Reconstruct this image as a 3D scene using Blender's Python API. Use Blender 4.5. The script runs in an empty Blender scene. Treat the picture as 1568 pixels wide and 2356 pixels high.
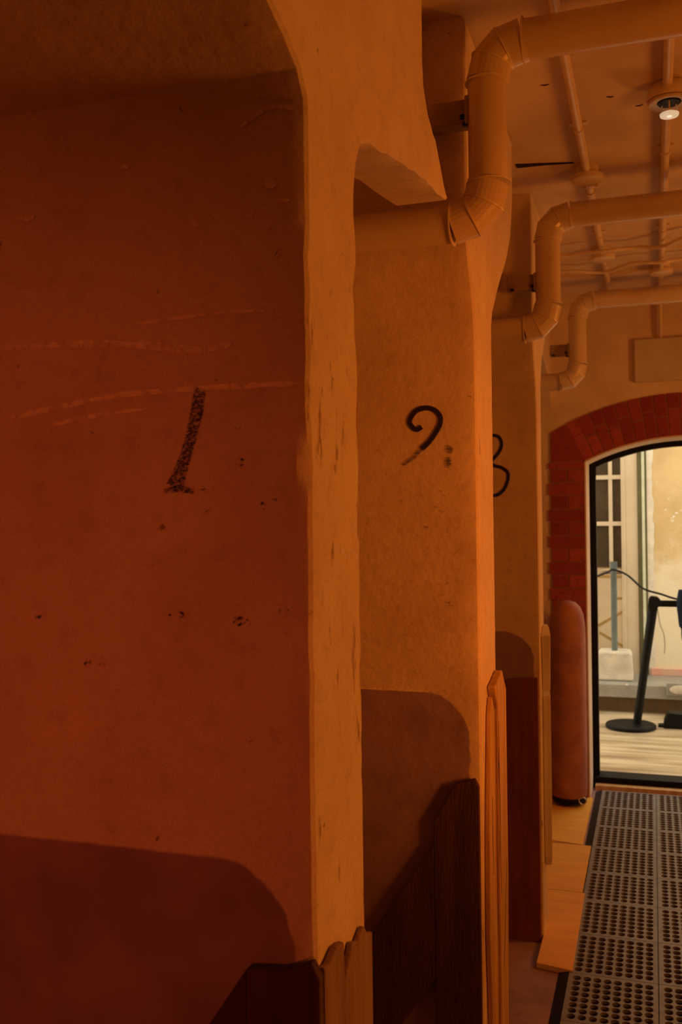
import bpy, bmesh, math, random
from mathutils import Vector, Matrix
random.seed(7)
S = bpy.context.scene
COL = S.collection

# ------------------------------------------------------------------ camera
YAW, PITCH, ROLL = math.radians(18.03), math.radians(.41), .012
f = Vector((-math.sin(YAW) * math.cos(PITCH), math.cos(YAW) * math.cos(PITCH), math.sin(PITCH)))
r0 = Vector((math.cos(YAW), math.sin(YAW), 0)); u0 = r0.cross(f)
r = (r0 * math.cos(ROLL) - u0 * math.sin(ROLL)).normalized()
u = (u0 * math.cos(ROLL) + r0 * math.sin(ROLL)).normalized()
cam_d = bpy.data.cameras.new('camera'); cam = bpy.data.objects.new('camera', cam_d); COL.objects.link(cam)
cam_d.sensor_fit = 'HORIZONTAL'; cam_d.sensor_width = 36.0; cam_d.lens = 36.0 * 2200 / 1568
cam_d.clip_start = .02
cam.matrix_world = Matrix(((r.x, u.x, -f.x, 0), (r.y, u.y, -f.y, 0), (r.z, u.z, -f.z, 1.6), (0, 0, 0, 1)))
cam_d.dof.use_dof = True; cam_d.dof.focus_distance = 2.0; cam_d.dof.aperture_fstop = 11.0
S.camera = cam

# ------------------------------------------------------------------ light
S.view_settings.view_transform = 'Standard'; S.view_settings.look = 'None'
S.view_settings.exposure = 0.0; S.view_settings.gamma = 1.0; S.view_settings.use_curve_mapping = False
w = bpy.data.worlds.new('sky'); S.world = w; w.use_nodes = True
bg = w.node_tree.nodes['Background']; bg.inputs[0].default_value = (1.0, .88, .68, 1); bg.inputs[1].default_value = 2.25


def area(name, loc, target, size, size_y, power, col):
    d = bpy.data.lights.new(name, 'AREA'); d.shape = 'RECTANGLE'; d.size = size; d.size_y = size_y
    d.energy = power; d.color = col
    o = bpy.data.objects.new(name, d); COL.objects.link(o); o.location = loc
    o.rotation_euler = (Vector(target) - Vector(loc)).to_track_quat('-Z', 'Y').to_euler()
    return o


ORANGE = (1.0, .25, .020)
area('unseen_orange_lamp', (1.6, 1.62, 1.5), (-.4, 1.75, 1.45), .5, .8, 16, ORANGE)
area('unseen_orange_lamp', (1.6, 4.2, 1.7), (-.4, 4.3, 1.4), .4, .8, 16, (1.0, .32, .05))  # second lamp, added out of view to light the ceiling and end wall


def spot(name, loc, target, power, col, deg, blend=1.0, soft=.12):
    d = bpy.data.lights.new(name, 'SPOT'); d.energy = power; d.color = col
    d.spot_size = math.radians(deg); d.spot_blend = blend; d.shadow_soft_size = soft
    o = bpy.data.objects.new(name, d); COL.objects.link(o); o.location = loc
    o.rotation_euler = (Vector(target) - Vector(loc)).to_track_quat('-Z', 'Y').to_euler()
    return o


spot('low_fill_spot', (-.5, -1.9, 1.1), (-.92, 1.145, 1.38), 66, (1.0, .125, .035), 34)  # unseen fill added to light the nearest partition's face
spot('stall_fill_spot', (1.6, 1.3, 1.3), (-.55, 2.42, 1.55), 85, (1.0, .22, .025), 50)  # unseen spot added to brighten the middle partition's face and end


# ------------------------------------------------------------------ helpers
def nodes(name):
    m = bpy.data.materials.new(name); m.use_nodes = True
    t = m.node_tree; b = t.nodes['Principled BSDF']
    return m, t, b


def N(t, kind, **kw):
    n = t.nodes.new(kind)
    for k, v in kw.items(): setattr(n, k, v)
    return n


def M(t, op, a, b=None, c=None):
    n = N(t, 'ShaderNodeMath', operation=op)
    for i, x in enumerate((a, b, c)):
        if x is None: continue
        if isinstance(x, (int, float)): n.inputs[i].default_value = x
        else: t.links.new(x, n.inputs[i])
    return n.outputs[0]


def mixc(t, fac, a, b):
    n = N(t, 'ShaderNodeMix', data_type='RGBA')
    for i, x in ((0, fac), (6, a), (7, b)):
        if isinstance(x, (int, float)): n.inputs[i].default_value = x
        elif isinstance(x, tuple): n.inputs[i].default_value = (*x[:3], 1)
        else: t.links.new(x, n.inputs[i])
    return n.outputs[2]


def noise(t, scale, detail=4, vec=None, rough=.55, dim='3D'):
    n = N(t, 'ShaderNodeTexNoise'); n.inputs['Scale'].default_value = scale
    n.inputs['Detail'].default_value = detail; n.inputs['Roughness'].default_value = rough
    if vec is not None: t.links.new(vec, n.inputs['Vector'])
    return n.outputs['Fac']


def ramp(t, x, a, b):
    n = N(t, 'ShaderNodeMapRange'); n.interpolation_type = 'SMOOTHSTEP'
    t.links.new(x, n.inputs[0]); n.inputs[1].default_value = a; n.inputs[2].default_value = b
    return n.outputs[0]


def wpos(t, scale=(1, 1, 1)):
    g = N(t, 'ShaderNodeNewGeometry'); v = N(t, 'ShaderNodeVectorMath', operation='MULTIPLY')
    t.links.new(g.outputs['Position'], v.inputs[0]); v.inputs[1].default_value = scale
    return v.outputs[0]


def bump(t, b, h, strength, dist=.01):
    n = N(t, 'ShaderNodeBump'); n.inputs['Strength'].default_value = strength; n.inputs['Distance'].default_value = dist
    t.links.new(h, n.inputs['Height']); t.links.new(n.outputs[0], b.inputs['Normal'])


def mottled(name, c1, c2, scale=6, rough=.85, bs=.3, fine=90, stretch=(1, 1, 1), spec=.25, metal=0.0, dist=.008):
    m, t, b = nodes(name)
    p = wpos(t, stretch)
    col = mixc(t, ramp(t, noise(t, scale, 5, p), .3, .7), c1, c2)
    t.links.new(col, b.inputs['Base Color'])
    b.inputs['Roughness'].default_value = rough; b.inputs['Specular IOR Level'].default_value = spec
    b.inputs['Metallic'].default_value = metal
    if bs: bump(t, b, noise(t, fine, 4, p), bs, dist)
    return m


def plain(name, c, rough=.6, metal=0.0, spec=.4):
    return mottled(name, c, tuple(x * .86 for x in c), 12, rough, .08, 120, spec=spec, metal=metal)


def partition_mat():
    """old limewash, a darker painted dado with a rounded corner, pits and smears"""
    m, t, b = nodes('limewashed plaster with painted dado')
    g = N(t, 'ShaderNodeNewGeometry'); s = N(t, 'ShaderNodeSeparateXYZ'); t.links.new(g.outputs['Position'], s.inputs[0])
    p = wpos(t)
    wob = M(t, 'MULTIPLY', M(t, 'SUBTRACT', noise(t, 14, 4, p), .5), .03)
    xc, zc, rr = -.440, 1.157, .12
    qx = M(t, 'MAXIMUM', M(t, 'ADD', M(t, 'SUBTRACT', s.outputs[0], xc - rr), wob), 0.0)
    qz = M(t, 'MAXIMUM', M(t, 'ADD', M(t, 'SUBTRACT', s.outputs[2], zc - rr), M(t, 'MULTIPLY', wob, .3)), 0.0)
    d = M(t, 'SUBTRACT', M(t, 'SQRT', M(t, 'ADD', M(t, 'MULTIPLY', qx, qx), M(t, 'MULTIPLY', qz, qz))), rr)
    dado = ramp(t, d, .003, -.003)
    base = mixc(t, ramp(t, noise(t, 5, 6, p), .3, .7), (.80, .66, .50), (.70, .55, .40))
    # long thin drips and pits down the narrow end faces
    ps = wpos(t, (26, 26, 6.5))
    pit = ramp(t, noise(t, 1.6, 6, ps, .62), .62, .68)
    pit = M(t, 'MULTIPLY', M(t, 'MULTIPLY', pit, ramp(t, s.outputs[0], -.424, -.418)), ramp(t, s.outputs[2], 2.0, 1.85))
    base = mixc(t, M(t, 'MULTIPLY', pit, .75), base, (.26, .12, .06))
    smear = ramp(t, noise(t, 1.0, 5, wpos(t, (3, 3, 9)), .6), .60, .74)
    base = mixc(t, M(t, 'MULTIPLY', smear, .25), base, (.92, .78, .60))
    blot = ramp(t, noise(t, 26, 7, p, .7), .50, .68)
    base = mixc(t, M(t, 'MULTIPLY', blot, .22), base, (.34, .22, .15))
    speck = ramp(t, noise(t, 330, 3, p, .6), .40, .66)
    base = mixc(t, M(t, 'MULTIPLY', speck, .26), base, (.40, .28, .20))
    spot = ramp(t, noise(t, 38, 3, p, .5), .735, .77)
    base = mixc(t, M(t, 'MULTIPLY', spot, .7), base, (.16, .09, .06))
    paint = mixc(t, ramp(t, noise(t, 9, 6, p), .3, .75), (.36, .24, .34), (.26, .17, .24))
    t.links.new(mixc(t, dado, base, paint), b.inputs['Base Color'])
    b.inputs['Roughness'].default_value = .8; b.inputs['Specular IOR Level'].default_value = .25
    h = M(t, 'ADD', M(t, 'MULTIPLY', noise(t, 60, 5, p), .5), M(t, 'MULTIPLY', noise(t, 9, 3, p), 1.2))
    h = M(t, 'SUBTRACT', h, M(t, 'MULTIPLY', pit, .5))
    bump(t, b, h, .35, .008)
    return m


def worn_paint(name, col, thr=.42, scale=170, soft=.07):
    m, t, b = nodes(name)
    b.inputs['Base Color'].default_value = (*col, 1); b.inputs['Roughness'].default_value = .8
    tr = N(t, 'ShaderNodeBsdfTransparent'); mx = N(t, 'ShaderNodeMixShader')
    t.links.new(ramp(t, noise(t, scale, 5, wpos(t), .65), thr - soft, thr + soft), mx.inputs[0])
    t.links.new(tr.outputs[0], mx.inputs[1]); t.links.new(b.outputs[0], mx.inputs[2])
    t.links.new(mx.outputs[0], t.nodes['Material Output'].inputs[0])
    return m


def emit(name, col, k):
    m, t, b = nodes(name)
    b.inputs['Base Color'].default_value = (*col, 1)
    b.inputs['Emission Color'].default_value = (*col, 1); b.inputs['Emission Strength'].default_value = k
    return m


MAT = dict(
    wall=partition_mat(),
    plaster=mottled('limewashed plaster', (.80, .66, .50), (.68, .52, .38), 4, .85, .3, 45),
    ceiling=mottled('limewashed ceiling', (.78, .64, .47), (.64, .50, .36), 3.5, .85, .3, 30),
    pipe=mottled('cream painted sheet metal', (.74, .60, .42), (.66, .52, .35), 6, .24, .04, 60, spec=.7),
    seam=plain('cream painted metal seam', (.85, .72, .52), .3),
    bracket=mottled('dull painted steel', (.40, .28, .17), (.30, .20, .12), 25, .6, .15, 120),
    conduit=plain('painted steel conduit', (.78, .64, .47), .3, spec=.6),
    dark=plain('black painted metal', (.004, .004, .0045), .5, spec=.22),
    frame=plain('black painted door frame', (.004, .003, .0035), .6, spec=.2),
    wood=mottled('raw timber', (.62, .40, .17), (.45, .27, .10), 3, .75, .4, 20, (12, 12, .9)),
    woodlit=mottled('daylit-white bare timber', (.90, .85, .76), (.78, .72, .62), 5, .7, .3, 30, (10, 10, 1)),  # near white stands in for daylight on the far edging strip
    slabpurple=mottled('purple brown slab', (.26, .085, .13), (.18, .060, .095), 4, .85, .3, 24, (8, 8, 1)),
    slabdark=mottled('dark brown slab', (.105, .050, .025), (.065, .032, .018), 4, .85, .4, 24, (8, 8, 1)),
    woodend=mottled('weathered grey timber', (.34, .22, .16), (.24, .15, .12), 4, .8, .4, 24, (9, 9, 1)),
    gap=plain('dark crack', (.02, .012, .008), .9),
    ply=mottled('orange stained plywood', (.95, .56, .08), (.84, .47, .06), 5, .6, .15, 60, (1, 4, 1)),
    plyedge=plain('cut plywood edge', (.85, .68, .45), .6),
    floor=mottled('worn purple floor paint', (.40, .26, .28), (.28, .17, .20), 7, .7, .25, 50),
    rubber=mottled('grey rubber', (.25, .25, .27), (.17, .17, .19), 20, .36, .2, 160, spec=.5),
    rubberdark=mottled('dark rubber', (.014, .010, .014), (.010, .007, .010), 20, .6, .2, 160),
    brick=None,
    mortar=mottled('lime mortar', (.40, .17, .11), (.30, .12, .08), 30, .9, .4, 90),
    cyl=mottled('brown leathery cover', (.50, .22, .13), (.36, .15, .12), 8, .55, .25, 40),
    chrome=plain('dull steel ring', (.75, .72, .66), .25, 1.0),
    lens=emit('pale disc with added glow', (.92, .86, .55), .42),  # glow added to brighten the ceiling fixture's disc
    centreglow=emit('pale centre with added glow', (1.0, .86, .66), .8),
    board=mottled('pale painted board', (.66, .60, .46), (.58, .52, .40), 5, .7, .1, 60),
    out=None,
    outpale=mottled('flaked pale stucco', (.78, .74, .62), (.66, .62, .52), 12, .9, .3, 60),
    pave=mottled('pale worn paving', (.74, .62, .43), (.34, .25, .14), 2.4, .35, .1, 60, (.6, 5, 1), spec=.5),
    white=mottled('cream gloss paint', (.62, .52, .37), (.56, .46, .32), 4, .5, .05, 60),
    cream=mottled('cream panel paint', (.56, .44, .29), (.50, .38, .25), 4, .6, .05, 60),
    ochre=plain('ochre painted line', (.35, .21, .06), .6),
    glass=mottled('dark window glass', (.060, .040, .020), (.040, .027, .014), 6, .25, .0, 10, spec=.5),
    shade=mottled('painted shade strips', (.13, .12, .05), (.10, .09, .04), 6, .6, .1, 60),
    greenwhite=plain('pale green trim', (.62, .66, .48), .5),
    pink=mottled('pink painted base', (.72, .34, .26), (.62, .42, .32), 9, .8, .1, 60),
    steel=mottled('brushed grey steel', (.40, .40, .36), (.30, .30, .27), 6, .4, .1, 60, metal=.3),
    recess=plain('dark step recess', (.16, .10, .045), .8),
    concrete=mottled('pale cast concrete', (.72, .67, .55), (.55, .50, .40), 8, .85, .3, 60),
    bluegrey=mottled('blue grey painted tube', (.16, .20, .19), (.09, .115, .115), 8, .5, .1, 60),
    blue=mottled('dark blue cloth', (.008, .016, .045), (.005, .010, .028), 9, .8, .2, 60),
    numeral=worn_paint('worn black stencil paint', (.018, .012, .012), .38, 420, .10),
    numfade=worn_paint('faded black stencil paint', (.02, .013, .012), .515, 520, .12),
    pale=worn_paint('scraped pale plaster', (.95, .80, .58), .40, 60, .22),
    stain=worn_paint('dark stain', (.045, .022, .014), .57),
)


def brick_mat():
    m, t, b = nodes('painted red brick')
    a = N(t, 'ShaderNodeAttribute', attribute_name='tone'); a.attribute_type = 'GEOMETRY'
    c = mixc(t, a.outputs['Fac'], (.26, .030, .060), (.50, .10, .075))
    c = mixc(t, ramp(t, noise(t, 40, 5, wpos(t)), .45, .8), c, (.20, .04, .05))
    t.links.new(c, b.inputs['Base Color']); b.inputs['Roughness'].default_value = .85
    bump(t, b, noise(t, 80, 4, wpos(t)), .4, .006)
    return m


MAT['brick'] = brick_mat()


def stucco_mat():
    # ochre wash above, worn back to pale plaster lower down
    m, t, b = nodes('ochre stucco worn pale below')
    p = wpos(t); s = N(t, 'ShaderNodeSeparateXYZ'); t.links.new(p, s.inputs[0])
    c = mixc(t, ramp(t, noise(t, 3.2, 5, p), .3, .7), (.70, .54, .28), (.56, .41, .19))
    h = M(t, 'ADD', s.outputs[2], M(t, 'MULTIPLY', M(t, 'SUBTRACT', noise(t, 5, 6, p, .6), .5), 1.1))
    c = mixc(t, M(t, 'MULTIPLY', ramp(t, h, 1.45, .95), .9), c, (.80, .72, .54))
    c = mixc(t, M(t, 'MULTIPLY', ramp(t, noise(t, 16, 3, p), .68, .72), .8), c, (.88, .86, .80))
    t.links.new(c, b.inputs['Base Color']); b.inputs['Roughness'].default_value = .9
    bump(t, b, noise(t, 40, 4, p), .25)
    return m


MAT['out'] = stucco_mat()


class MB:
    """collects shapes and links them as one mesh object"""

    def __init__(s): s.v = []; s.fc = []; s.tone = []

    def add(s, vs, fs, tone=0.0):
        k = len(s.v); s.v += [tuple(x) for x in vs]
        s.fc += [tuple(k + i for i in q) for q in fs]; s.tone += [tone] * len(fs)

    def box(s, x0, x1, y0, y1, z0, z1, tone=0.0):
        s.add([(x, y, z) for z in (z0, z1) for y in (y0, y1) for x in (x0, x1)],
              [(0, 2, 3, 1), (4, 5, 7, 6), (0, 1, 5, 4), (2, 6, 7, 3), (0, 4, 6, 2), (1, 3, 7, 5)], tone)

    def prism(s, poly, axis, a, b, tone=0.0):
        """poly of 2-D points extruded along axis; x: (y,z), y: (x,z), z: (x,y)"""
        def P(p, h): return {'x': (h, p[0], p[1]), 'y': (p[0], h, p[1]), 'z': (p[0], p[1], h)}[axis]
        n = len(poly)
        s.add([P(p, a) for p in poly] + [P(p, b) for p in poly],
              [tuple(range(n))[::-1], tuple(range(n, 2 * n))] + [(i, (i + 1) % n, n + (i + 1) % n, n + i) for i in range(n)], tone)

    def tube(s, pts, rad, seg=16, caps=True):
        pts = [Vector(p) for p in pts]; n = len(pts)
        rad = rad if isinstance(rad, (list, tuple)) else [rad] * n
        tang = [(pts[min(i + 1, n - 1)] - pts[max(i - 1, 0)]).normalized() for i in range(n)]
        ref = Vector((0, 0, 1)) if abs(tang[0].z) < .9 else Vector((1, 0, 0))
        nx = tang[0].cross(ref).normalized(); vs = []
        for i in range(n):
            nx = (nx - tang[i] * nx.dot(tang[i])).normalized(); ny = tang[i].cross(nx)
            k = 1.0
            if 0 < i < n - 1:      # widen at mitres so the tube keeps its bore
                a = (pts[i] - pts[i - 1]).normalized(); c = (pts[i + 1] - pts[i]).normalized()
                bis = (a - c)
                k = 1.0 / max(.6, math.cos(a.angle(c) / 2)) if bis.length > 1e-5 else 1.0
                bd = bis.normalized() if bis.length > 1e-5 else None
            for j in range(seg):
                d = nx * math.cos(j * 2 * math.pi / seg) + ny * math.sin(j * 2 * math.pi / seg)
                if k > 1.0: d = d + bd * (d.dot(bd) * (k - 1))
                vs.append(pts[i] + d * rad[i])
        fs = [(i * seg + j, i * seg + (j + 1) % seg, (i + 1) * seg + (j + 1) % seg, (i + 1) * seg + j) for i in range(n - 1) for j in range(seg)]
        if caps: fs += [tuple(range(seg))[::-1], tuple(range((n - 1) * seg, n * seg))]
        s.add(vs, fs)

    def lathe(s, prof, c=(0, 0, 0), seg=40):
        """prof: (radius, z) from bottom to top"""
        n = len(prof)
        vs = [(c[0] + q * math.cos(2 * math.pi * j / seg), c[1] + q * math.sin(2 * math.pi * j / seg), c[2] + z) for q, z in prof for j in range(seg)]
        fs = [(i * seg + j, i * seg + (j + 1) % seg, (i + 1) * seg + (j + 1) % seg, (i + 1) * seg + j) for i in range(n - 1) for j in range(seg)]
        fs += [tuple(range(seg))[::-1], tuple(range((n - 1) * seg, n * seg))]
        s.add(vs, fs)

    def ribbon(s, pts, wid, y, th=.0012):
        """a painted stroke lying on a wall that faces -Y; pts (x,z)"""
        n = len(pts); wid = wid if isinstance(wid, (list, tuple)) else [wid] * n
        L = []; R = []
        for i in range(n):
            a = Vector(pts[max(i - 1, 0)]); b = Vector(pts[min(i + 1, n - 1)]); d = (b - a).normalized()
            q = Vector((-d.y, d.x)) * wid[i] / 2; p = Vector(pts[i]); L.append(p + q); R.append(p - q)
        vs = []
        for h in (y, y - th): vs += [(p.x, h, p.y) for p in L] + [(p.x, h, p.y) for p in R]
        fs = []
        for i in range(n - 1):
            fs.append((2 * n + i, 2 * n + i + 1, 3 * n + i + 1, 3 * n + i))
            fs.append((i, i + 1, 2 * n + i + 1, 2 * n + i)); fs.append((n + i, n + i + 1, 3 * n + i + 1, 3 * n + i))
        s.add(vs, fs)

    def build(s, name, mat, parent=None, smooth=None, bevel=0.0):
        me = bpy.data.meshes.new(name); me.from_pydata(s.v, [], s.fc); me.validate()
        if any(s.tone):
            at = me.attributes.new('tone', 'FLOAT', 'FACE')
            at.data.foreach_set('value', s.tone[:len(me.polygons)])
        bm = bmesh.new(); bm.from_mesh(me); bmesh.ops.recalc_face_normals(bm, faces=bm.faces); bm.to_mesh(me); bm.free()
        if smooth:
            me.polygons.foreach_set('use_smooth', [True] * len(me.polygons))
            me.set_sharp_from_angle(angle=math.radians(smooth))
        o = bpy.data.objects.new(name, me); COL.objects.link(o); me.materials.append(MAT[mat] if isinstance(mat, str) else mat)
        if parent is not None:
            o.parent = parent; o.location = -parent.location if parent.type == 'EMPTY' else (0, 0, 0)
            if parent.type == 'MESH': o.matrix_parent_inverse = Matrix()
        if bevel:
            md = o.modifiers.new('bevel', 'BEVEL'); md.width = bevel; md.segments = 2; md.limit_method = 'ANGLE'
        return o


def sub(o, parent):
    """hang a mesh (in world coordinates) under a part"""
    o.parent = parent; o.location = (0, 0, 0); return o


def tag(o, label, cat, group=None, kind=None):
    o['label'] = label; o['category'] = cat
    if group: o['group'] = group
    if kind: o['kind'] = kind
    return o


def thing(name, label, cat, loc, group=None):
    e = bpy.data.objects.new(name, None); COL.objects.link(e); e.location = loc; e.empty_display_size = .05
    return tag(e, label, cat, group)


def struct(o, label=None):
    o['kind'] = 'structure'
    if label: o['label'] = label
    return o


def spline(pts, k=8):
    out = []; P = [Vector(p) for p in pts]; n = len(P)
    for i in range(n - 1):
        a, b, c, d = P[max(i - 1, 0)], P[i], P[i + 1], P[min(i + 2, n - 1)]
        for j in range(k):
            q = j / k
            out.append(.5 * ((2 * b) + (c - a) * q + (2 * a - 5 * b + 4 * c - d) * q * q + (3 * b - a - 3 * c + d) * q ** 3))
    return out + [P[-1]]


# ------------------------------------------------------------------ room shell
XE = -.415          # plane of the partition ends
CEIL = 2.81
YW = 5.63           # end wall
b = MB(); b.box(-2.4, 2.2, -2.6, 6.05, -.25, -.02); struct(b.build('floor', 'floor'))
b = MB(); b.box(-2.4, 2.2, -2.6, 6.2, CEIL, CEIL + .25); struct(b.build('ceiling', 'ceiling'))
b = MB(); b.box(1.9, 2.2, -2.6, 6.2, -.02, CEIL); struct(b.build('wall_right', 'plaster'))
b = MB(); b.box(-2.4, 1.9, -2.6, -2.35, -.02, CEIL); struct(b.build('wall_back', 'plaster'))
b = MB(); b.box(-2.4, -2.1, -2.35, 6.2, -.02, CEIL); struct(b.build('wall_left', 'plaster'))

# end wall with its arched doorway
CX, CZ, RI = .187, .783, 1.255
SP = 1.911
X0, X1 = -.363, .737


def arch(R, x0, x1, n=28, cx=CX, cz=CZ):
    return [(x, cz + math.sqrt(max(R * R - (x - cx) ** 2, 0))) for x in [x0 + (x1 - x0) * i / n for i in range(n + 1)]]


b = MB()
b.prism([(-2.1, -.02), (X0, -.02), (X0, CEIL), (-2.1, CEIL)], 'y', YW, 6.05)
b.prism([(X1, -.02), (1.9, -.02), (1.9, CEIL), (X1, CEIL)], 'y', YW, 6.05)
ar = arch(RI, X0, X1)
for p, q in zip(ar[:-1], ar[1:]): b.prism([p, q, (q[0], CEIL), (p[0], CEIL)], 'y', YW, 6.05)
struct(b.build('wall_end', 'plaster'))

# brick surround: quoins and a double ring of voussoirs standing just proud of the plaster
b = MB(); mo = MB()
zc = 0.0; i = 0
for side in (0, 1):
    z = -.02; i = 0
    while z < SP - .01:
        h = min(.0755, SP - z)
        xo = .19 + (.012 if i % 2 else 0) + random.uniform(-.004, .004)
        if side == 0:
            x0, x1 = X0 - xo, X0
            splits = [(x0, x1)] if i % 2 else [(x0, (x0 + x1) / 2 - .003), ((x0 + x1) / 2 + .003, x1)]
        else:
            x0, x1 = X1, X1 + xo; splits = [(x0, x1)]
        for a, c in splits:
            b.box(a, c - (.0 if side else .004), YW - .012, YW + .05, z + .004, z + h - .004, random.uniform(.05, 1))
        z += .0755; i += 1
    if side == 0: mo.box(X0 - .19, X0 - .002, YW - .008, YW + .04, -.02, SP + .17)
    else: mo.box(X1 + .002, X1 + .19, YW - .008, YW + .04, -.02, SP + .17)
a0 = math.atan2(SP - CZ, X0 - CX); a1 = math.atan2(SP - CZ, X1 - CX)
nv = 19
for k in range(nv):
    t0 = a0 + (a1 - a0) * (k / nv) - .003; t1 = a0 + (a1 - a0) * ((k + 1) / nv) + .003
    rings = [(RI + .004, RI + .112), (RI + .12, RI + .24)] if k % 2 else [(RI + .004, RI + .15), (RI + .158, RI + .24)]
    for ra, rb in rings:
        b.prism([(CX + ra * math.cos(t0), CZ + ra * math.sin(t0)), (CX + ra * math.cos(t1), CZ + ra * math.sin(t1)),
                 (CX + rb * math.cos(t1), CZ + rb * math.sin(t1)), (CX + rb * math.cos(t0), CZ + rb * math.sin(t0))],
                'y', YW - .012, YW + .05, random.uniform(.05, 1))
m_i = arch(RI + .002, X0, X1); m_o = arch(RI + .236, X0, X1)
for p, q, p2, q2 in zip(m_i[:-1], m_i[1:], m_o[:-1], m_o[1:]): mo.prism([p, q, q2, p2], 'y', YW - .008, YW + .04)
# the quoin stack fills the haunch up to the extrados
e_o = arch(RI + .238, X0 - .19, X0, 6)
for k, (p, q) in enumerate(zip(e_o[:-1], e_o[1:])): b.prism([(p[0], SP + .004), (q[0] , SP + .004), q, p], 'y', YW - .011, YW + .05, .35)
tr1 = struct(b.build('trim_1', 'brick'), 'dark red brick surround of the arched doorway')
mm = mo.build('mortar', 'mortar', tr1)
# pale reveal of the doorway
b = MB()
b.box(X0 - .004, X0 + .004, YW - .014, 5.93, -.02, SP)
b.box(X1 - .004, X1 + .004, YW - .014, 5.93, -.02, SP)
q1 = arch(RI - .004, X0, X1); q2 = arch(RI + .004, X0, X1)
for p, q, p2, q2_ in zip(q1[:-1], q1[1:], q2[:-1], q2[1:]): b.prism([p, q, q2_, p2], 'y', YW - .014, 5.93)
struct(b.build('trim_2', 'plaster'), 'pale rendered edge inside the brick arch')

# black arched door frame
b = MB()
FI = 1.22; zs = CZ + math.sqrt(FI * FI - (-.322 - CX) ** 2)
b.box(X0 - .01, -.322, 5.93, 5.99, -.02, zs); b.box(.696, X1 + .01, 5.93, 5.99, -.02, zs)
fi = arch(FI, -.322, .696); fo = arch(RI + .01, -.368, .742)
for k in range(len(fi) - 1): b.prism([fi[k], fi[k + 1], fo[k + 1], fo[k]], 'y', 5.93, 5.99)
b.prism([(X0, SP - .05), (-.322, zs - .05), (-.322, zs), (X0, SP + .02)], 'y', 5.932, 5.988)
b.prism([(.696, zs - .05), (X1, SP - .05), (X1, SP + .02), (.696, zs)], 'y', 5.932, 5.988)
d1 = struct(b.build('door_1', 'frame'), 'black arched door frame in the brick opening')
b = MB(); b.box(X0, X1, 5.90, 6.05, -.02, .045); b.build('threshold', 'frame', d1, bevel=.006)
b = MB(); b.box(X0 + .02, X1 - .02, 5.84, 5.90, -.02, .008); b.build('threshold_strip', 'wood', d1)


# ------------------------------------------------------------------ stall partitions
def resample(poly, step):
    out = []
    n = len(poly)
    for i in range(n):
        a = Vector(poly[i]); c = Vector(poly[(i + 1) % n]); L = (c - a).length; k = max(1, int(L / step))
        for j in range(k): out.append(a.lerp(c, j / k))
    return out


def partition(name, poly, rough, depth, bev=.009):
    """poly (y,z) outline of the end, counter-clockwise in y,z; the end corner is chipped and rounded"""
    P = resample(poly, .022); n = len(P)
    area2 = sum(P[i].x * P[(i + 1) % n].y - P[(i + 1) % n].x * P[i].y for i in range(n))
    if area2 < 0: P.reverse()
    rnd = random.Random(hash(name) % 1 + rough * 1000)
    nor = []
    for i in range(n):
        d = (P[(i + 1) % n] - P[i - 1]).normalized(); nor.append(Vector((-d.y, d.x)))   # inward
    jit = [rnd.gauss(0, 1) for _ in range(n)]
    jit = [(jit[i - 1] + 2 * jit[i] + jit[(i + 1) % n]) / 4 for i in range(n)]
    chip = [rnd.random() < .035 for _ in range(n)]
    rows = [(None, 0.0), (XE - .05, 0.0), (XE - .018, .0), (XE - .005, .35), (XE, 1.0)]
    vs = []
    for ri, (x, k) in enumerate(rows):
        for i in range(n):
            top = P[i].y > CEIL - .03 or P[i].y < .0
            j = 0 if top or ri < 2 else jit[i] * rough * (.12 if ri == 2 else .8)
            c = rough * .45 if (chip[i] and ri > 2 and not top) else 0
            p = P[i] + nor[i] * (k * bev + c + j * .6)
            vs.append((depth(p.x, p.y) if x is None else max(x, depth(p.x, p.y) + .001) + (0 if ri < 4 else -abs(j) * .15), p.x, p.y))
    fs = [(a * n + i, a * n + (i + 1) % n, (a + 1) * n + (i + 1) % n, (a + 1) * n + i) for a in range(len(rows) - 1) for i in range(n)]
    fs.append(tuple(range(4 * n, 5 * n)))
    bm_ = MB(); bm_.add(vs, fs)
    return struct(bm_.build(name, 'wall', smooth=24))


# outline of each end: straight shaft, flaring up into the header over the stalls
p1 = partition('wall_partition', [
    (1.145, -.02), (1.375, -.02), (1.37, 1.0), (1.368, 2.05), (1.375, 2.13), (1.40, 2.17), (1.47, 2.195), (1.60, 2.222),
    (1.77, 2.256), (1.86, 2.266), (1.95, 2.278), (2.056, 2.294), (2.0, 2.335), (1.94, 2.385), (1.87, 2.41), (1.835, 2.45), (1.83, CEIL), (.35, CEIL), (.35, 2.42), (.6, 2.34), (.82, 2.275), (1.03, 2.207),
    (1.13, 2.17), (1.148, 2.14), (1.148, 1.4)], .0085, lambda y, z: -.53 if y > 1.385 else -2.1)
p1['label'] = 'nearest stall partition with a black painted stroke, lit orange along its end'
p2 = partition('wall_partition', [
    (2.385, -.02), (2.64, -.02), (2.635, 2.12), (2.66, 2.165), (2.763, 2.252), (2.949, 2.387), (3.05, 2.49), (3.10, 2.62),
    (3.105, CEIL), (2.28, CEIL), (2.28, 2.30), (2.29, 2.25), (2.33, 2.18), (2.365, 2.11), (2.378, 2.04), (2.38, 1.4)], .0045, lambda y, z: -.55 if y > 2.655 else -2.1)
p2['label'] = 'middle stall partition painted with a curled black 2'
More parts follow.
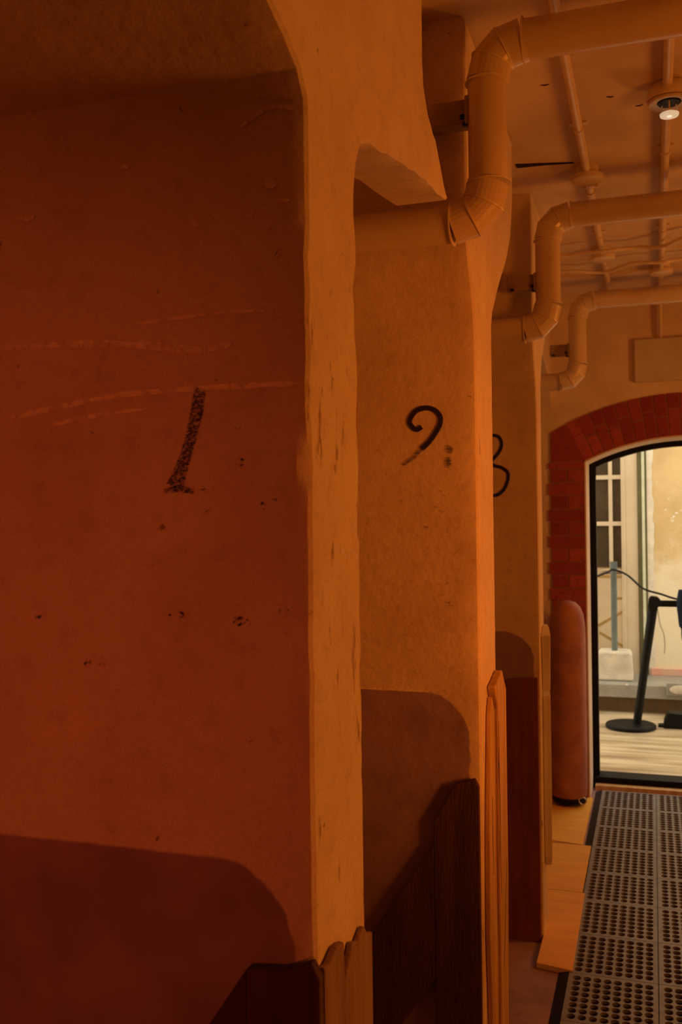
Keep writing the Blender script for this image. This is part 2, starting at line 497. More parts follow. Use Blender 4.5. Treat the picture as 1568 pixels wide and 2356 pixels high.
p3 = partition('wall_partition', [
    (3.72, -.02), (3.86, -.02), (3.85, 2.10), (3.90, 2.22), (4.05, 2.34), (4.25, 2.44), (4.40, 2.60), (4.40, CEIL),
    (3.62, CEIL), (3.62, 2.26), (3.66, 2.18), (3.70, 2.10), (3.715, 2.0)], .0035, lambda y, z: -.55 if y > 3.87 else -2.1)
p3['label'] = 'farthest stall partition, painted with a black 3 half hidden behind the middle one'

# vaults over the stalls, behind the headers
vr = MB()
def vault(y0, y1, z0, z1, zt, name_bm, xf):
    pts = []
    for i in range(25):
        a = math.pi * i / 24
        yy = (y0 + y1) / 2 - math.cos(a) * (y1 - y0) / 2
        pts.append((yy, (z0 * (1 - i / 24) + z1 * i / 24) + (zt - (z0 + z1) / 2) * math.sin(a) ** .8))
    for p, q in zip(pts[:-1], pts[1:]): name_bm.prism([p, q, (q[0], CEIL), (p[0], CEIL)], 'x', -2.1, xf)
vault(-.6, 1.16, 2.1, 2.155, 2.42, vr, -.43)
vault(1.36, 2.40, 2.05, 2.145, 2.56, vr, -.545)
vault(2.62, 3.74, 2.05, 2.12, 2.56, vr, -.545)
vault(3.84, 5.66, 2.05, 2.05, 2.5, vr, -.545)
struct(vr.build('ceiling_vault', 'plaster', smooth=30))

# painted numerals, scrapes and stains are part of each partition
yf = 1.1462
b = MB(); b.ribbon([(-.567, 1.775), (-.572, 1.745), (-.580, 1.715), (-.588, 1.69), (-.598, 1.665), (-.606, 1.645)], [.016, .018, .016, .016, .019, .026], yf)
b.ribbon([(-.622, 1.640), (-.60, 1.643), (-.578, 1.638)], [.006, .010, .006], yf)
b.build('painted_numeral', 'numfade', p1)
yf = 2.3772
n2 = spline([(x, z) for x, z in [(-.555, 1.832), (-.568, 1.825), (-.581, 1.834), (-.586, 1.849), (-.573, 1.87), (-.549, 1.879), (-.523, 1.874),
                                 (-.507, 1.856), (-.508, 1.836), (-.52, 1.814), (-.537, 1.792), (-.555, 1.776)]], 5)
b = MB(); b.ribbon([(p.x, p.y) for p in n2], [.0125] * len(n2), yf)
b.build('painted_numeral', 'numeral', p2)
b = MB(); b.ribbon([(-.555, 1.776), (-.577, 1.754), (-.605, 1.735)], [.011, .010, .006], yf)
b.ribbon([(-.489, 1.782), (-.484, 1.773), (-.479, 1.762)], [.006, .017, .010], yf)
b.ribbon([(-.486, 1.752), (-.487, 1.738), (-.488, 1.725)], [.010, .014, .006], yf)
b.build('faded_paint', 'numfade', p2)
yf = 3.7125
n3 = spline([(-.64, 1.885), (-.618, 1.912), (-.582, 1.917), (-.559, 1.907), (-.552, 1.879), (-.563, 1.85), (-.592, 1.815), (-.581, 1.800), (-.551, 1.79), (-.529, 1.77),
             (-.53, 1.74), (-.545, 1.706), (-.575, 1.684), (-.62, 1.69)], 5)
b = MB(); b.ribbon([(p.x, p.y) for p in n3], .0125, yf); b.build('painted_numeral', 'numeral', p3)
yf = 1.1464
b = MB()
for pts, wd in [([(-.93, 1.852), (-.881, 1.850), (-.738, 1.846), (-.65, 1.838), (-.585, 1.829), (-.553, 1.826), (-.520, 1.832)], .011),
                ([(-.93, 1.742), (-.882, 1.747), (-.809, 1.757), (-.705, 1.771), (-.605, 1.775), (-.48, 1.775), (-.426, 1.774)], .008),
                ([(-.80, 1.735), (-.72, 1.747), (-.64, 1.752)], .006),
                ([(-.67, 1.866), (-.591, 1.871), (-.528, 1.873), (-.46, 1.870)], .005),
                ([(-.505, 2.113), (-.48, 2.128), (-.455, 2.133), (-.428, 2.128)], .007)]:
    sp = spline(pts, 5); b.ribbon([(p.x, p.y) for p in sp], [wd * random.uniform(.55, 1.15) * min(1, .35 + .25 * k_, .35 + .25 * (len(sp) - 1 - k_)) for k_ in range(len(sp))], yf)
for x, z, sx, sz in [(-.463, 2.035, .018, .014), (-.492, 2.002, .012, .014), (-.57, 1.993, .014, .007), (-.674, 2.083, .014, .006), (-.838, 2.03, .034, .008), (-.446, 2.011, .016, .004), (-.455, 1.945, .006, .014)]:
    b.ribbon([(x - sx / 2, z), (x - sx / 5, z + sz * .1), (x + sx / 5, z - sz * .1), (x + sx / 2, z)], [sz * .6, sz, sz * .9, sz * .3], yf)
b.build('scrape', 'pale', p1)
b = MB()
for x, z, s_ in [(-.511, 1.675, .013), (-.481, 1.617, .012), (-.463, 1.625, .006), (-.515, 1.468, .016), (-.503, 1.466, .011), (-.743, 1.406, .012), (-.72, 1.407, .012), (-.823, 1.467, .01), (-.515, 1.722, .012),
                 (-.62, 1.472, .012), (-.60, 1.474, .01), (-.565, 1.64, .01), (-.56, 1.61, .01), (-.50, 1.315, .012)]:
    b.ribbon([(x - s_ / 2, z), (x, z + .001), (x + s_ / 2, z)], [s_ * .4, s_, s_ * .4], yf)
b.build('stain', 'stain', p1)
yf = 2.3770
b = MB()
for x, z, s_ in [(-.508, 1.667, .008), (-.498, 1.655, .008), (-.52, 1.625, .008), (-.505, 1.617, .012), (-.61, 1.642, .012), (-.667, 1.575, .007), (-.618, 1.569, .006), (-.545, 1.575, .008), (-.51, 1.522, .006),
                 (-.512, 1.43, .008), (-.505, 1.405, .008), (-.489, 1.388, .012), (-.481, 1.375, .010), (-.43, 1.9, .01)]:
    b.ribbon([(x - s_ / 3, z + s_ * .3), (x, z), (x + s_ / 3, z - s_ * .3)], [s_ * .5, s_ * .9, s_ * .4], yf)
b.build('stain', 'stain', p2)
b = MB(); b.ribbon([(-.735, 1.160), (-.64, 1.161), (-.545, 1.158)], [.004, .005, .002], yf); b.build('scrape', 'pale', p2)


# ------------------------------------------------------------------ timber posts and dark slabs on the partitions
def plank(bm_, poly, axis, a, c): bm_.prism(poly, axis, a, c)


t = thing('corner_post', 'split orange timber post with a long crack fixed to the end of the middle partition', 'post', (-.40, 2.52, -.02))
b = MB(); b.prism([(2.425, -.02), (2.515, -.02), (2.52, .45), (2.515, 1.09), (2.48, 1.135), (2.455, 1.09), (2.415, .80), (2.405, .55), (2.43, .3)], 'x', XE + .001, XE + .014)
b.build('plank', 'wood', t, bevel=.003)
b = MB(); b.prism([(2.521, -.02), (2.635, -.02), (2.645, .3), (2.668, .6), (2.668, 1.125), (2.60, 1.185), (2.535, 1.17), (2.475, 1.16), (2.52, 1.095), (2.526, .45)], 'x', XE + .001, XE + .022)
b.build('plank', 'wood', t, bevel=.003)
for x_, chain in ((XE + .0225, [(2.528, 1.06), (2.524, .95), (2.530, .84), (2.527, .72), (2.540, .60)]), (XE + .0225, [(2.640, .66), (2.612, .57), (2.590, .47), (2.565, .40)]), (XE + .0145, [(2.462, .88), (2.458, .78), (2.466, .68)])):
    b = MB(); n_ = len(chain)
    for k in range(n_ - 1):
        w0 = .0032 * (1 - abs(2 * k / (n_ - 1) - 1) * .7); w1 = .0032 * (1 - abs(2 * (k + 1) / (n_ - 1) - 1) * .7)
        (ya, za), (yb_, zb_) = chain[k], chain[k + 1]
        b.prism([(ya - w0, za), (ya + w0, za), (yb_ + w1, zb_), (yb_ - w1, zb_)], 'x', x_ - .006, x_)
    b.build('crack', 'gap', t)

t = thing('corner_post', 'daylit-white bare timber edging strip on the end of the farthest partition, catching daylight', 'post', (-.405, 3.79, .2))
for poly in ([(3.768, .925), (3.865, 1.00), (3.865, 1.12), (3.84, 1.175), (3.79, 1.17), (3.745, 1.14)],
             [(3.80, .24), (3.83, .30), (3.865, .85), (3.865, .985), (3.770, .905), (3.765, .6), (3.77, .28)]):
    b = MB(); b.prism(poly, 'x', XE + .001, XE + .016)
    b.v = [(x if x < XE + .01 else XE + .036 - (y_ - 3.745) * .24, y_, z_) for x, y_, z_ in b.v]  # strip face tilted toward the door to catch more daylight
    b.build('strip', 'woodlit', t, bevel=.002)

t = thing('corner_post', 'grey and brown timber post foot at the end of the nearest partition', 'post', (-.40, 1.26, -.02))
b = MB(); b.prism([(1.150, -.02), (1.20, -.02), (1.235, .97), (1.23, 1.03), (1.20, 1.035), (1.17, 1.025), (1.150, 1.03)], 'x', XE + .001, XE + .012)
b.build('plank', 'woodend', t, bevel=.003)
b = MB(); b.prism([(1.205, -.02), (1.372, -.02), (1.372, .985), (1.35, .99), (1.33, 1.01), (1.30, 1.0), (1.275, 1.01), (1.238, .97)], 'x', XE + .001, XE + .010)
b.build('plank', 'woodend', t, bevel=.003)

def slab(yb, zt, xr, wd, up_w, label, mat='slabdark'):
    """thin dark upright and sloping slab set on the face of a partition"""
    t_ = thing('dark_slab', label, 'slab', (xr - up_w / 2, yb, -.02))
    q = MB(); q.prism([(xr - up_w, -.02), (xr, -.02), (xr, zt - .02), (xr - .01, zt), (xr - up_w * .5, zt - .015)] + [(xr - up_w, zt - .115 if yb > 2 else zt - .02)], 'y', yb - .016, yb)
    q.build('upright', mat, t_, bevel=.002)
    k = 1.475                       # slope of the strut
    q = MB(); x2 = xr - up_w
    ztop = zt - up_w * k if yb > 2 else zt - .02
    q.prism([(x2, ztop), (x2, ztop - wd), (x2 - (ztop - wd + .02) / k, -.02), (x2 - (ztop + .02) / k, -.02)], 'y', yb - .016, yb)
    q.build('strut', mat, t_, bevel=.002)
    return t_
slab(2.376, .95, -.418, .335, .116, 'dark upright and slanted brace low on the face of the middle partition, below its 2')
slab(1.142, 1.045, -.402, .36, .10, 'black upright and slanted brace low on the face of the nearest partition')
b = MB(); b.prism([(-.60, -.02), (-.424, -.02), (-.424, .985), (-.445, .985)] + [(-.50 - .10 * math.sin(a), .88 + .10 * math.cos(a)) for a in [math.pi / 2 * k / 8 for k in range(9)]], 'y', 3.694, 3.710)  # thin dark slab with a rounded top corner
tag(b.build('purple_slab', 'slabpurple', bevel=.002), 'purple brown slab with a rounded top corner, low on the face of the farthest partition', 'board')


# ------------------------------------------------------------------ big drain pipes
def big_pipe(y, label, bracket_x0, bx1, bz):
    """offset pipe: lower run out of the stall, riser, upper run across the corridor"""
    R = .045; xr = -.351; zl, zu = 2.288, 2.692
    t_ = thing('overhead_pipe', label, 'pipe', (xr, y, 2.288), 'offset pipes at the ends of the stalls')
    e = .085
    lo = [(xr - e * 1.0, zl), (xr - e * .46, zl + .012), (xr - .012, zl + e * .46), (xr, zl + e)]
    up = [(xr, zu - e), (xr + .012, zu - e * .46), (xr + e * .46, zu - .012), (xr + e, zu)]
    q = MB(); q.tube([(-2.05, y, zl), lo[0][:1] + (y, zl)], R, 28); q.build('lower_run', 'pipe', t_, smooth=30)
    q = MB(); q.tube([(x, y, z) for x, z in lo], R + .0035, 28); q.build('elbow', 'pipe', t_, smooth=12)
    q = MB(); q.tube([(xr, y, zl + e), (xr, y, zu - e)], R, 28); q.build('riser', 'pipe', t_, smooth=30)
    q = MB(); q.tube([(x, y, z) for x, z in up], R + .0035, 28); q.build('elbow', 'pipe', t_, smooth=12)
    q = MB(); q.tube([(xr + e, y, zu), (1.89, y, zu)], R, 28); q.build('upper_run', 'pipe', t_, smooth=30)
    for (x, z), (dx, dz) in ((lo[0], (1, 0)), (lo[1], (.87, .4)), (lo[2], (.4, .87)), (lo[3], (0, 1)), (up[0], (0, 1)), (up[1], (.4, .87)), (up[2], (.87, .4)), (up[3], (1, 0))):
        d = Vector((dx, 0, dz)).normalized() * .0015; c = Vector((x, y, z))
        q = MB(); q.tube([c - d, c + d], R + .0065, 28); q.build('seam', 'seam', t_, smooth=30)
    q = MB(); q.box(bracket_x0, bx1, y - .005, y + .045, bz - .028, bz + .028)
    q.box(bx1 - .006, bx1 + .004, y - .022, y + .03, bz - .036, bz + .03)
    br = q.build('bracket', 'bracket', t_, bevel=.003)
    for x, z in ((bracket_x0 + .02, bz - .03), (bx1 - .012, bz - .02), (bx1 - .006, bz - .038)):
        q = MB(); q.lathe([(.0065, 0), (.0065, .008)], (x, y - .012, z), 8); sub(q.build('bolt', 'dark', t_), br)
    return t_


big_pipe(2.21, 'nearest of the three offset cream pipes, in front of the middle partition', -.515, -.395, 2.547)
big_pipe(3.55, 'second offset cream pipe, rising before the farthest partition', -.50, -.395, 2.46)
big_pipe(5.00, 'farthest and smallest looking offset cream pipe, above the brick arch', -.49, -.395, 2.45)


# ------------------------------------------------------------------ ceiling services
def conduit(x, y0, y1, rad, label, clips, boxes, gapless=True):
    z = CEIL - rad - .006
    t_ = thing('ceiling_conduit', label, 'conduit', (x, (y0 + y1) / 2, CEIL))
    q = MB(); q.tube([(x, y0, z), (x, (y0 + y1) / 2, z), (x, y1, z)], rad, 14); q.build('tube', 'conduit', t_, smooth=40)
    for yc in clips:
        q = MB(); q.box(x - rad - .014, x + rad + .014, yc - .010, yc + .010, CEIL - .006, CEIL)
        q.tube([(x, yc - .010, z), (x, yc + .010, z)], rad + .003, 14); q.build('saddle_clip', 'conduit', t_)
    for yc, rb in boxes:
        q = MB(); q.lathe([(rb * .85, CEIL - .05), (rb, CEIL - .046), (rb, CEIL - .030), (rb * .7, CEIL - .026), (rb * .7, CEIL)], (x, yc, 0), 28)
        q.build('junction_box', 'conduit', t_, smooth=40)
    return t_


conduit(-.200, .2, 5.60, .0135, 'left ceiling conduit with round boxes, slanting toward the end wall', [1.6, 3.02, 3.62, 4.2], [(3.42, .055), (4.50, .055)])
t = conduit(.056, .2, 5.60, .0135, 'right ceiling conduit that runs above the round fixture and down the end wall', [1.7, 3.3, 4.2], [(4.86, .055)])
b = MB(); b.tube([(.056, 5.588, CEIL - .02), (.056, 5.598, CEIL - .05), (.056, 5.60, 2.585)], .0115, 14); b.build('drop_tube', 'conduit', t, smooth=40)


def cable(pts, label):
    sp = spline(pts, 8); q = MB(); q.tube(sp, .0085, 10)
    return tag(q.build('ceiling_cable', 'conduit', smooth=40), label, 'cable', 'cables slung across the ceiling')


z = CEIL - .040
cable([(-.62, 4.36, z), (-.40, 4.38, z), (-.2, 4.33, z - .012), (-.05, 4.37, z), (.056, 4.34, z - .014), (.16, 4.27, z), (.4, 4.22, z + .004), (.9, 4.25, z), (1.88, 4.25, z)],
      'wavy painted cable across the ceiling just behind the second pipe')
z = CEIL - .044
cable([(-.60, 4.68, z), (-.376, 4.66, z), (-.2, 4.70, z - .01), (-.08, 4.62, z), (.056, 4.60, z - .012), (.2, 4.62, z), (.9, 4.6, z), (1.88, 4.6, z)],
      'wavy painted cable across the ceiling nearest the end wall')

# round ceiling fixture under the right conduit; the glow of its disc is added
ly = 2.835; lx = .060
t = thing('ceiling_fixture', 'small round fixture with a white ring and pale disc hung under the right conduit', 'fixture', (lx, ly, CEIL))
b = MB(); b.lathe([(.060, -.045), (.062, -.030), (.055, -.012), (.045, 0)], (lx, ly, CEIL - .002), 36); b.build('housing', 'conduit', t, smooth=40)
b = MB()
seg = 40; vs = []
for q, zz in ((.033, -.052), (.055, -.056), (.058, -.050), (.033, -.044)): vs += [(lx + q * math.cos(2 * math.pi * j / seg), ly + q * math.sin(2 * math.pi * j / seg), CEIL + zz) for j in range(seg)]
b.add(vs, [(i * seg + j, i * seg + (j + 1) % seg, ((i + 1) % 4) * seg + (j + 1) % seg, ((i + 1) % 4) * seg + j) for i in range(4) for j in range(seg)])
b.build('ring', 'white', t, smooth=40)
b = MB(); b.lathe([(.030, -.055), (.030, -.045)], (lx, ly, CEIL), 24); b.build('dark_gap', 'dark', t)
b = MB()
for k in range(3):
    a = 2 * math.pi * k / 3 + math.pi / 2 * 3
    b = MB(); b.box(lx + .022 * math.cos(a) - .002, lx + .022 * math.cos(a) + .002, ly + .022 * math.sin(a) - .002, ly + .022 * math.sin(a) + .002, CEIL - .082, CEIL - .05); b.build('strut', 'conduit', t)
b = MB(); b.lathe([(.018, -.0905), (.025, -.090), (.026, -.084), (.018, -.080)], (lx, ly, CEIL), 30); dd = b.build('disc', 'lens', t, smooth=40)
b = MB(); b.lathe([(.006, -.0925), (.007, -.0900)], (lx, ly, CEIL), 18); sub(b.build('bright_centre', 'centreglow', t), dd).location = (0, 0, 0)

# hairline nicks in the ceiling
b = MB()
for x, y, a in [(-.19 - .08, 2.72, .2), (-.10, 2.86, .5), (-.02, 2.95, -.4)]:
    d = Vector((math.cos(a), math.sin(a) * .4)) * .012
    b.prism([(x - d.x, y - d.y), (x, y + .006), (x + d.x, y + d.y), (x, y + .001)], 'z', CEIL - .002, CEIL)
b.prism([(-.43, 3.300), (-.40, 3.308), (-.33, 3.325), (-.24, 3.350), (-.24, 3.357), (-.33, 3.341), (-.43, 3.335)], 'z', CEIL - .003, CEIL)
struct(b.build('ceiling_nicks', 'gap'))

# board on the end wall over the arch
t = tag(MB(), '', '') if False else None
b = MB(); b.box(-.086, .55, YW - .030, YW, 2.345, 2.585)
tag(b.build('wall_board', 'board', bevel=.006), 'flat pale rectangular board on the end wall above the brick arch', 'board')

# ------------------------------------------------------------------ floor coverings
BZ = .0
def sheet(y0, y1, x0, x1, tilt, label, yl=None):
    t_ = tag(MBSheet(y0, y1, x0, x1, tilt, yl), label, 'floorboard', 'stained plywood sheets beside the mat')
    return t_
def MBSheet(y0, y1, x0, x1, tilt, yl):
    q = MB(); yl = y0 if yl is None else yl
    vs = [(x0, yl, -.0195), (x1, y0, -.0195), (x1, y1, -.0195), (x0, y1, -.0195), (x0, yl, BZ + tilt), (x1, y0, BZ), (x1, y1, BZ), (x0, y1, BZ)]
    q.add(vs, [(3, 2, 1, 0), (4, 5, 6, 7), (0, 1, 5, 4), (1, 2, 6, 5), (2, 3, 7, 6), (3, 0, 4, 7)])
    o = q.build('plywood_sheet', 'ply', bevel=.0015)
    e_ = MB(); e_.add([(x0, yl - .0012, -.018), (x1, y0 - .0012, -.018), (x1, y0 - .0012, BZ - .001), (x0, yl - .0012, BZ + tilt - .001), (x0, yl - .0004, -.018), (x1, y0 - .0004, -.018), (x1, y0 - .0004, BZ - .001), (x0, yl - .0004, BZ + tilt - .001)],
                      [(0, 1, 2, 3), (7, 6, 5, 4), (0, 4, 5, 1), (1, 5, 6, 2), (2, 6, 7, 3), (3, 7, 4, 0)])
    e_.build('cut_edge', 'plyedge', o)
    return o
q = MB(); q.prism([(-.418, 3.485), (-.290, 3.46), (-.295, 4.185), (-.66, 4.185), (-.66, 3.885), (-.418, 3.885)], 'z', -.0195, BZ)
o1 = q.build('plywood_sheet', 'ply', bevel=.0015)
q = MB(); q.add([(-.418, 3.4838, -.018), (-.290, 3.4588, -.018), (-.290, 3.4588, -.001), (-.418, 3.4838, -.001), (-.418, 3.4846, -.018), (-.290, 3.4596, -.018), (-.290, 3.4596, -.001), (-.418, 3.4846, -.001)],
                [(0, 1, 2, 3), (7, 6, 5, 4), (0, 4, 5, 1), (1, 5, 6, 2), (2, 6, 7, 3), (3, 7, 4, 0)])
q.build('cut_edge', 'plyedge', o1)
tag(o1, 'orange stained plywood sheet nearest the camera, its cut end showing, beside the mat', 'floorboard', 'stained plywood sheets beside the mat')
sheet(4.192, 4.79, -.66, -.305, 0, 'orange stained plywood sheet in the middle of the strip, beside the farthest partition')
sheet(4.80, 5.61, -.66, -.345, .012, 'orange stained plywood sheet under the tall brown cylinder, its edge lifted', 4.815)

# perforated rubber mat
def perforated_mat():
    """one moulded mat: grey web with oval holes, laid out as square panels"""
    web = MB(); TX, TY = .30, .335; x_l = -.302; y_far = 5.80; th = .0135; zb = -.0195; zt = zb + th
    seg = 12; nc, nr = 8, 8
    for ix in range(3):
        for iy in range(10):
            x0 = x_l + ix * TX + .0015; x1 = x0 + TX - .003; y1 = y_far - iy * TY - .0015; y0 = y1 - TY + .003
            bx, by = .012, .013; cw = (x1 - x0 - 2 * bx) / nc; ch = (y1 - y0 - 2 * by) / nr
            for (a, c, d, e) in ((x0, x0 + bx, y0, y1), (x1 - bx, x1, y0, y1), (x0 + bx, x1 - bx, y0, y0 + by), (x0 + bx, x1 - bx, y1 - by, y1)):
                web.box(a, c, d, e, zb, zt)
            for i in range(nc):
                for j in range(nr):
                    cx = x0 + bx + (i + .5) * cw; cy = y0 + by + (j + .5) * ch
                    ring = []; out = []
                    for k in range(seg):
                        a = 2 * math.pi * k / seg + math.pi / seg; ca, sa = math.cos(a), math.sin(a)
                        ring.append((cx + cw * .41 * ca, cy + ch * .455 * sa))
                        m_ = max(abs(ca), abs(sa)); out.append((cx + cw / 2 * ca / m_, cy + ch / 2 * sa / m_))
                    vs = [(p[0], p[1], zt) for p in out] + [(p[0], p[1], zt) for p in ring] + [(p[0], p[1], zb) for p in ring]
                    fs = []
                    for k in range(seg):
                        k2 = (k + 1) % seg
                        fs += [(k, k2, seg + k2, seg + k), (seg + k, seg + k2, 2 * seg + k2, 2 * seg + k)]
                    web.add(vs, fs)
    o = web.build('floor_mat', 'rubber')
    q = MB(); q.box(x_l + .002, x_l + 3 * TX - .002, y_far - 10 * TY, y_far - .002, zb, zb + .003); q.build('backing', 'rubberdark', o)
    q = MB(); q.prism([(x_l, zb), (x_l, zt), (x_l - .035, zb + .002), (x_l - .035, zb)], 'y', y_far - 10 * TY, y_far); q.build('bevelled_edge', 'rubberdark', o)
    return o
tag(perforated_mat(), 'black and grey perforated rubber mat running along the corridor to the arched door', 'mat')

# tall brown cylinder between the last partition and the door
cx, cy = -.460, 5.455
t = thing('upright_cylinder', 'tall brown cylinder with rounded shoulders standing left of the arched door', 'cylinder', (cx, cy, .012))
b = MB(); b.lathe([(.088, .045), (.096, .055), (.099, .12), (.100, .5), (.099, .92), (.096, 1.00), (.088, 1.055), (.072, 1.095), (.048, 1.12), (.02, 1.13)], (cx, cy, 0), 40); b.build('body', 'cyl', t, smooth=45)
b = MB(); b.lathe([(.070, .013), (.088, .018), (.094, .03), (.094, .050), (.088, .056)], (cx, cy, 0), 40); b.build('base_cap', 'dark', t, smooth=45)
ring = [(cx + .076 + .020 * math.cos(a), cy - .078 - .004 * math.sin(a), .045 + .020 * math.sin(a)) for a in [2 * math.pi * i / 20 for i in range(21)]]
b = MB(); b.tube(ring, .0028, 8); b.build('metal_ring', 'chrome', t, smooth=45)

# ------------------------------------------------------------------ the yard beyond the door
b = MB(); b.box(-6, 6, 6.05, 12, -.2, 0); struct(b.build('ground', 'pave'))
b = MB(); b.box(-6, 6, 8.05, 9.2, .13, .235); b.box(-6, 6, 8.17, 9.2, 0, .13)
st = struct(b.build('trim_5', 'steel', bevel=.006), 'grey metal edged step in front of the pale facade')
b = MB(); b.box(-6, 6, 8.155, 8.172, .0, .128); b.build('step_recess', 'recess', st)
b = MB()
for i in range(-8, 9): b.lathe([(.010, 0), (.006, .006)], (.095 + i * .31, 8.06, .232), 10)
b.build('rivet', 'chrome', st)
FY = 8.6
b = MB(); b.box(-.098, 4, FY, 8.9, .2, 3.4); b.box(-4, -1.9, FY, 8.9, .2, 3.4); b.box(-1.9, -.098, FY, 8.9, 2.7, 3.4)
wo = struct(b.build('wall_outside', 'out'), 'ochre stucco facade across the yard')
q = MB(); prev = None
edge = [(.004 + random.uniform(-.008, .010), .22 + i * .05) for i in range(62)]
q.prism([(-.062, .22)] + edge + [(-.062, edge[-1][1])], 'y', FY - .005, FY); q.build('flaked_plaster', 'outpale', wo)
q = MB(); q.box(-.029, 3.9, FY - .03, FY, .235, .295); q.build('pink_base', 'pink', wo, bevel=.004)
# a jagged crack
q = MB(); ck = spline([(.03, .80), (.05, .66), (.075, .60), (.085, .50), (.08, .42)], 5)
q.ribbon([(p.x, p.y) for p in ck], .003, FY - .001); q.build('crack', 'gap', wo)
# glazed door of the facade
g = MB(); g.box(-1.9, -.098, FY + .06, FY + .10, .2, 2.7)
d2 = struct(g.build('door_2', 'cream'), 'cream glazed door across the yard')
q = MB(); q.box(-1.88, -.262, FY + .052, FY + .062, 1.15, 2.68); q.build('pane', 'glass', d2)
q = MB(); q.box(-.258, -.12, FY + .0, FY + .06, .2, 2.7); q.box(-.24, -.222, FY - .006, FY + .01, .2, 2.7); q.build('stile', 'white', d2, bevel=.004)
q = MB()
for x in (-.346, -.80, -1.2, -1.6): q.box(x - .016, x + .016, FY + .03, FY + .056, 1.15, 2.7)
for zz in (1.53, 1.934, 2.34): q.box(-1.9, -.25, FY + .028, FY + .056, zz - .018, zz + .018)
q.build('muntin', 'white', d2)
q = MB(); q.box(-1.9, -.2, FY + .01, FY + .06, .2, 1.09); q.prism(arch(.25, -.44, -.24, 10, -.34, .892), 'y', FY + .008, FY + .05)
lp = q.build('lower_panel', 'cream', d2, bevel=.004)
q = MB()
for p0, p1_ in [((-.463, .643), (-.208, .798)), ((-.453, .586), (-.212, .443))]:
    q.ribbon([p0, p1_], .022, FY + .009)
q.ribbon([(-.304, .883), (-.21, .884)], .020, FY + .009); q.ribbon([(-.46, 1.075), (-.2, 1.073)], .022, FY + .007)
q.build('painted_line', 'ochre', d2)
q = MB(); q.box(-.206, -.199, FY + .002, FY + .02, .42, .80); q.build('bead', 'white', d2)
q = MB(); q.box(-.118, -.086, FY - .018, FY + .03, .235, 2.7); q.box(-.062, -.046, FY - .010, FY, .235, 2.7); struct(q.build('shade_strip', 'shade'))  # dark strips coloured as the shadow beside the pale trim
q = MB(); q.box(-.086, -.062, FY - .030, FY, .235, 2.7); struct(q.build('trim_7', 'greenwhite', bevel=.004))

# floor light set in the step
t = thing('step_light', 'round light set in a grey plate on the metal step outside', 'light', (.19, 8.05, .2))
q = MB(); q.box(.085, .30, 8.030, 8.049, .165, .262); q.build('plate', 'steel', t, bevel=.004)
q = MB(); q.add([(.19 + (.07 + .012 * (k // 24)) * math.cos(2 * math.pi * (k % 24) / 24), 8.022 + .004 * (k // 24), .214 + (.030 + .006 * (k // 24)) * math.sin(2 * math.pi * (k % 24) / 24)) for k in range(48)],
                [tuple(range(24))] + [(i, (i + 1) % 24, 24 + (i + 1) % 24, 24 + i) for i in range(24)])
q.build('lens', 'concrete', t, smooth=40)

# grey pole in a concrete foot
t = thing('bollard', 'short blue grey pole standing in a pale concrete block on the step', 'bollard', (-.315, 8.33, .237))
q = MB(); q.prism([(-.462, .237), (-.168, .237), (-.180, .45), (-.195, .475), (-.435, .475), (-.450, .45)], 'y', 8.20, 8.44); q.build('concrete_foot', 'concrete', t, bevel=.016)
q = MB(); q.tube([(-.316, 8.30, .47), (-.315, 8.30, 1.12), (-.315, 8.30, 1.14), (-.315, 8.30, 1.215)], [.025, .025, .029, .031], 18); q.build('pole', 'bluegrey', t, smooth=40)

# rope from the pole toward the right
sp = spline([(-.52, 7.98, 1.08), (-.42, 8.0, 1.116), (-.353, 8.12, 1.138), (-.312, 8.255, 1.15), (-.20, 8.12, 1.113), (-.08, 7.95, 1.02), (.055, 7.9, .98), (.209, 7.85, .94), (.6, 7.8, .90), (1.0, 7.8, .95)], 6)
q = MB(); q.tube(sp, .0085, 8); tag(q.build('barrier_rope', 'dark', smooth=40), 'thin black rope looped past the grey pole and sagging to the right', 'rope')

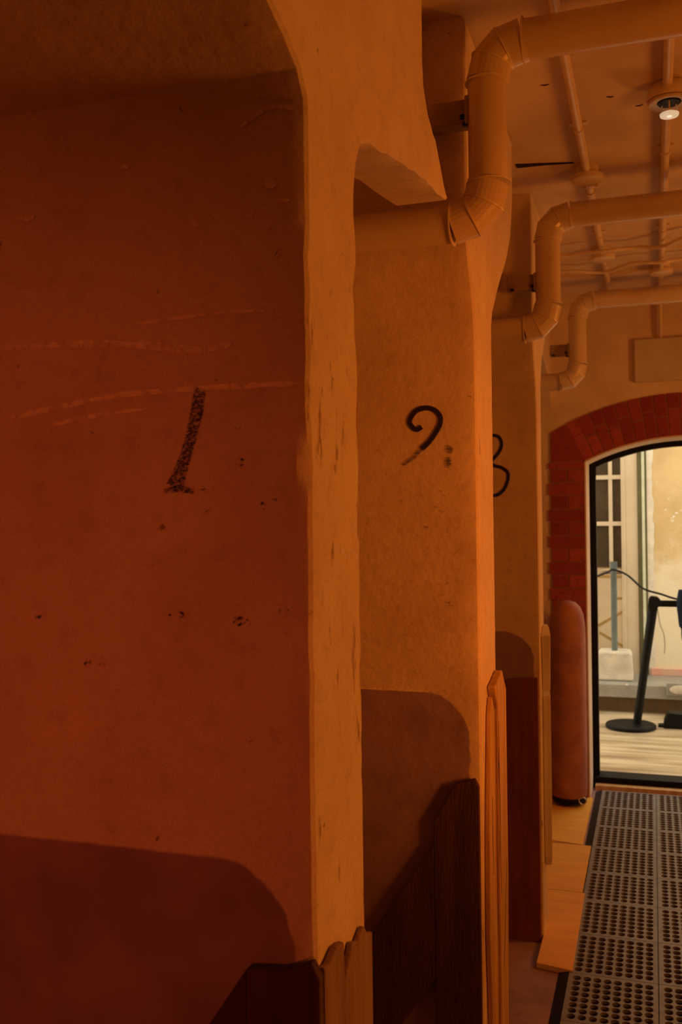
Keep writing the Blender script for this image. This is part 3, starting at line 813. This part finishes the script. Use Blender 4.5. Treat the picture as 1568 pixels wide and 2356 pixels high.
# leaning barrier stand with its arm
bx, by = -.178, 7.53
t = thing('barrier_stand', 'black leaning barrier stand with a round base and side arm, outside the arched door', 'stand', (bx, by, 0))
q = MB(); q.lathe([(.178, .001), (.183, .006), (.183, .026), (.176, .032), (.05, .040), (.02, .042)], (bx, by, 0), 48); q.build('base', 'dark', t, smooth=35)
p0 = Vector((bx + .045, by - .01, .035)); p1v = Vector((.0, 7.42, .965))
q = MB(); q.tube([p0, p0.lerp(p1v, .45), p1v], [.030, .030, .035], 20); q.build('pole', 'dark', t, smooth=40)
q = MB(); q.prism([(-.042, .915), (-.036, .985), (-.02, 1.005), (.025, 1.0), (.048, .975), (.050, .945), (.030, .925), (.022, .895), (-.028, .895)], 'y', 7.385, 7.46); q.build('head', 'dark', t, bevel=.008)
q = MB(); q.box(.03, .176, 7.412, 7.430, .925, .972); q.build('arm', 'dark', t, bevel=.003)

# dark blue cloth hanging over the end of the arm
q = MB(); prof = [(.172, 1.055), (.160, .99), (.158, .93), (.165, .86), (.172, .79), (.185, .77), (.19, .69), (.22, .60)]
left = spline(prof, 5); n = len(left); vs = []
SEG = 14
for p in left:
    wx = .075; cxp = p.x + wx
    for k in range(SEG):
        a = 2 * math.pi * k / SEG
        vs.append((cxp - wx * math.cos(a), 7.38 + .055 * math.sin(a) * (1 + .15 * math.sin(3 * a + p.y * 9)), p.y))
q.add(vs, [(i * SEG + k, i * SEG + (k + 1) % SEG, (i + 1) * SEG + (k + 1) % SEG, (i + 1) * SEG + k) for i in range(n - 1) for k in range(SEG)] + [tuple(range(SEG)), tuple(range((n - 1) * SEG, n * SEG))])
tag(q.build('hanging_cloth', 'blue', smooth=60), 'dark blue cloth hanging from the black arm at the right edge', 'cloth')

# second black foot on the paving
t = thing('wedge_block', 'low black angular block on the pale paving right of the round base', 'block', (.17, 7.62, 0))
q = MB(); q.prism([(.055, .0), (.062, .055), (.092, .118), (.20, .112), (.225, .085), (.40, .03), (.42, 0)], 'y', 7.56, 7.70); q.build('block', 'dark', t, bevel=.008)
q = MB(); q.prism([(.02, .0), (.02, .014), (.06, .018), (.06, 0)], 'y', 7.60, 7.68); q.build('tongue', 'dark', t)
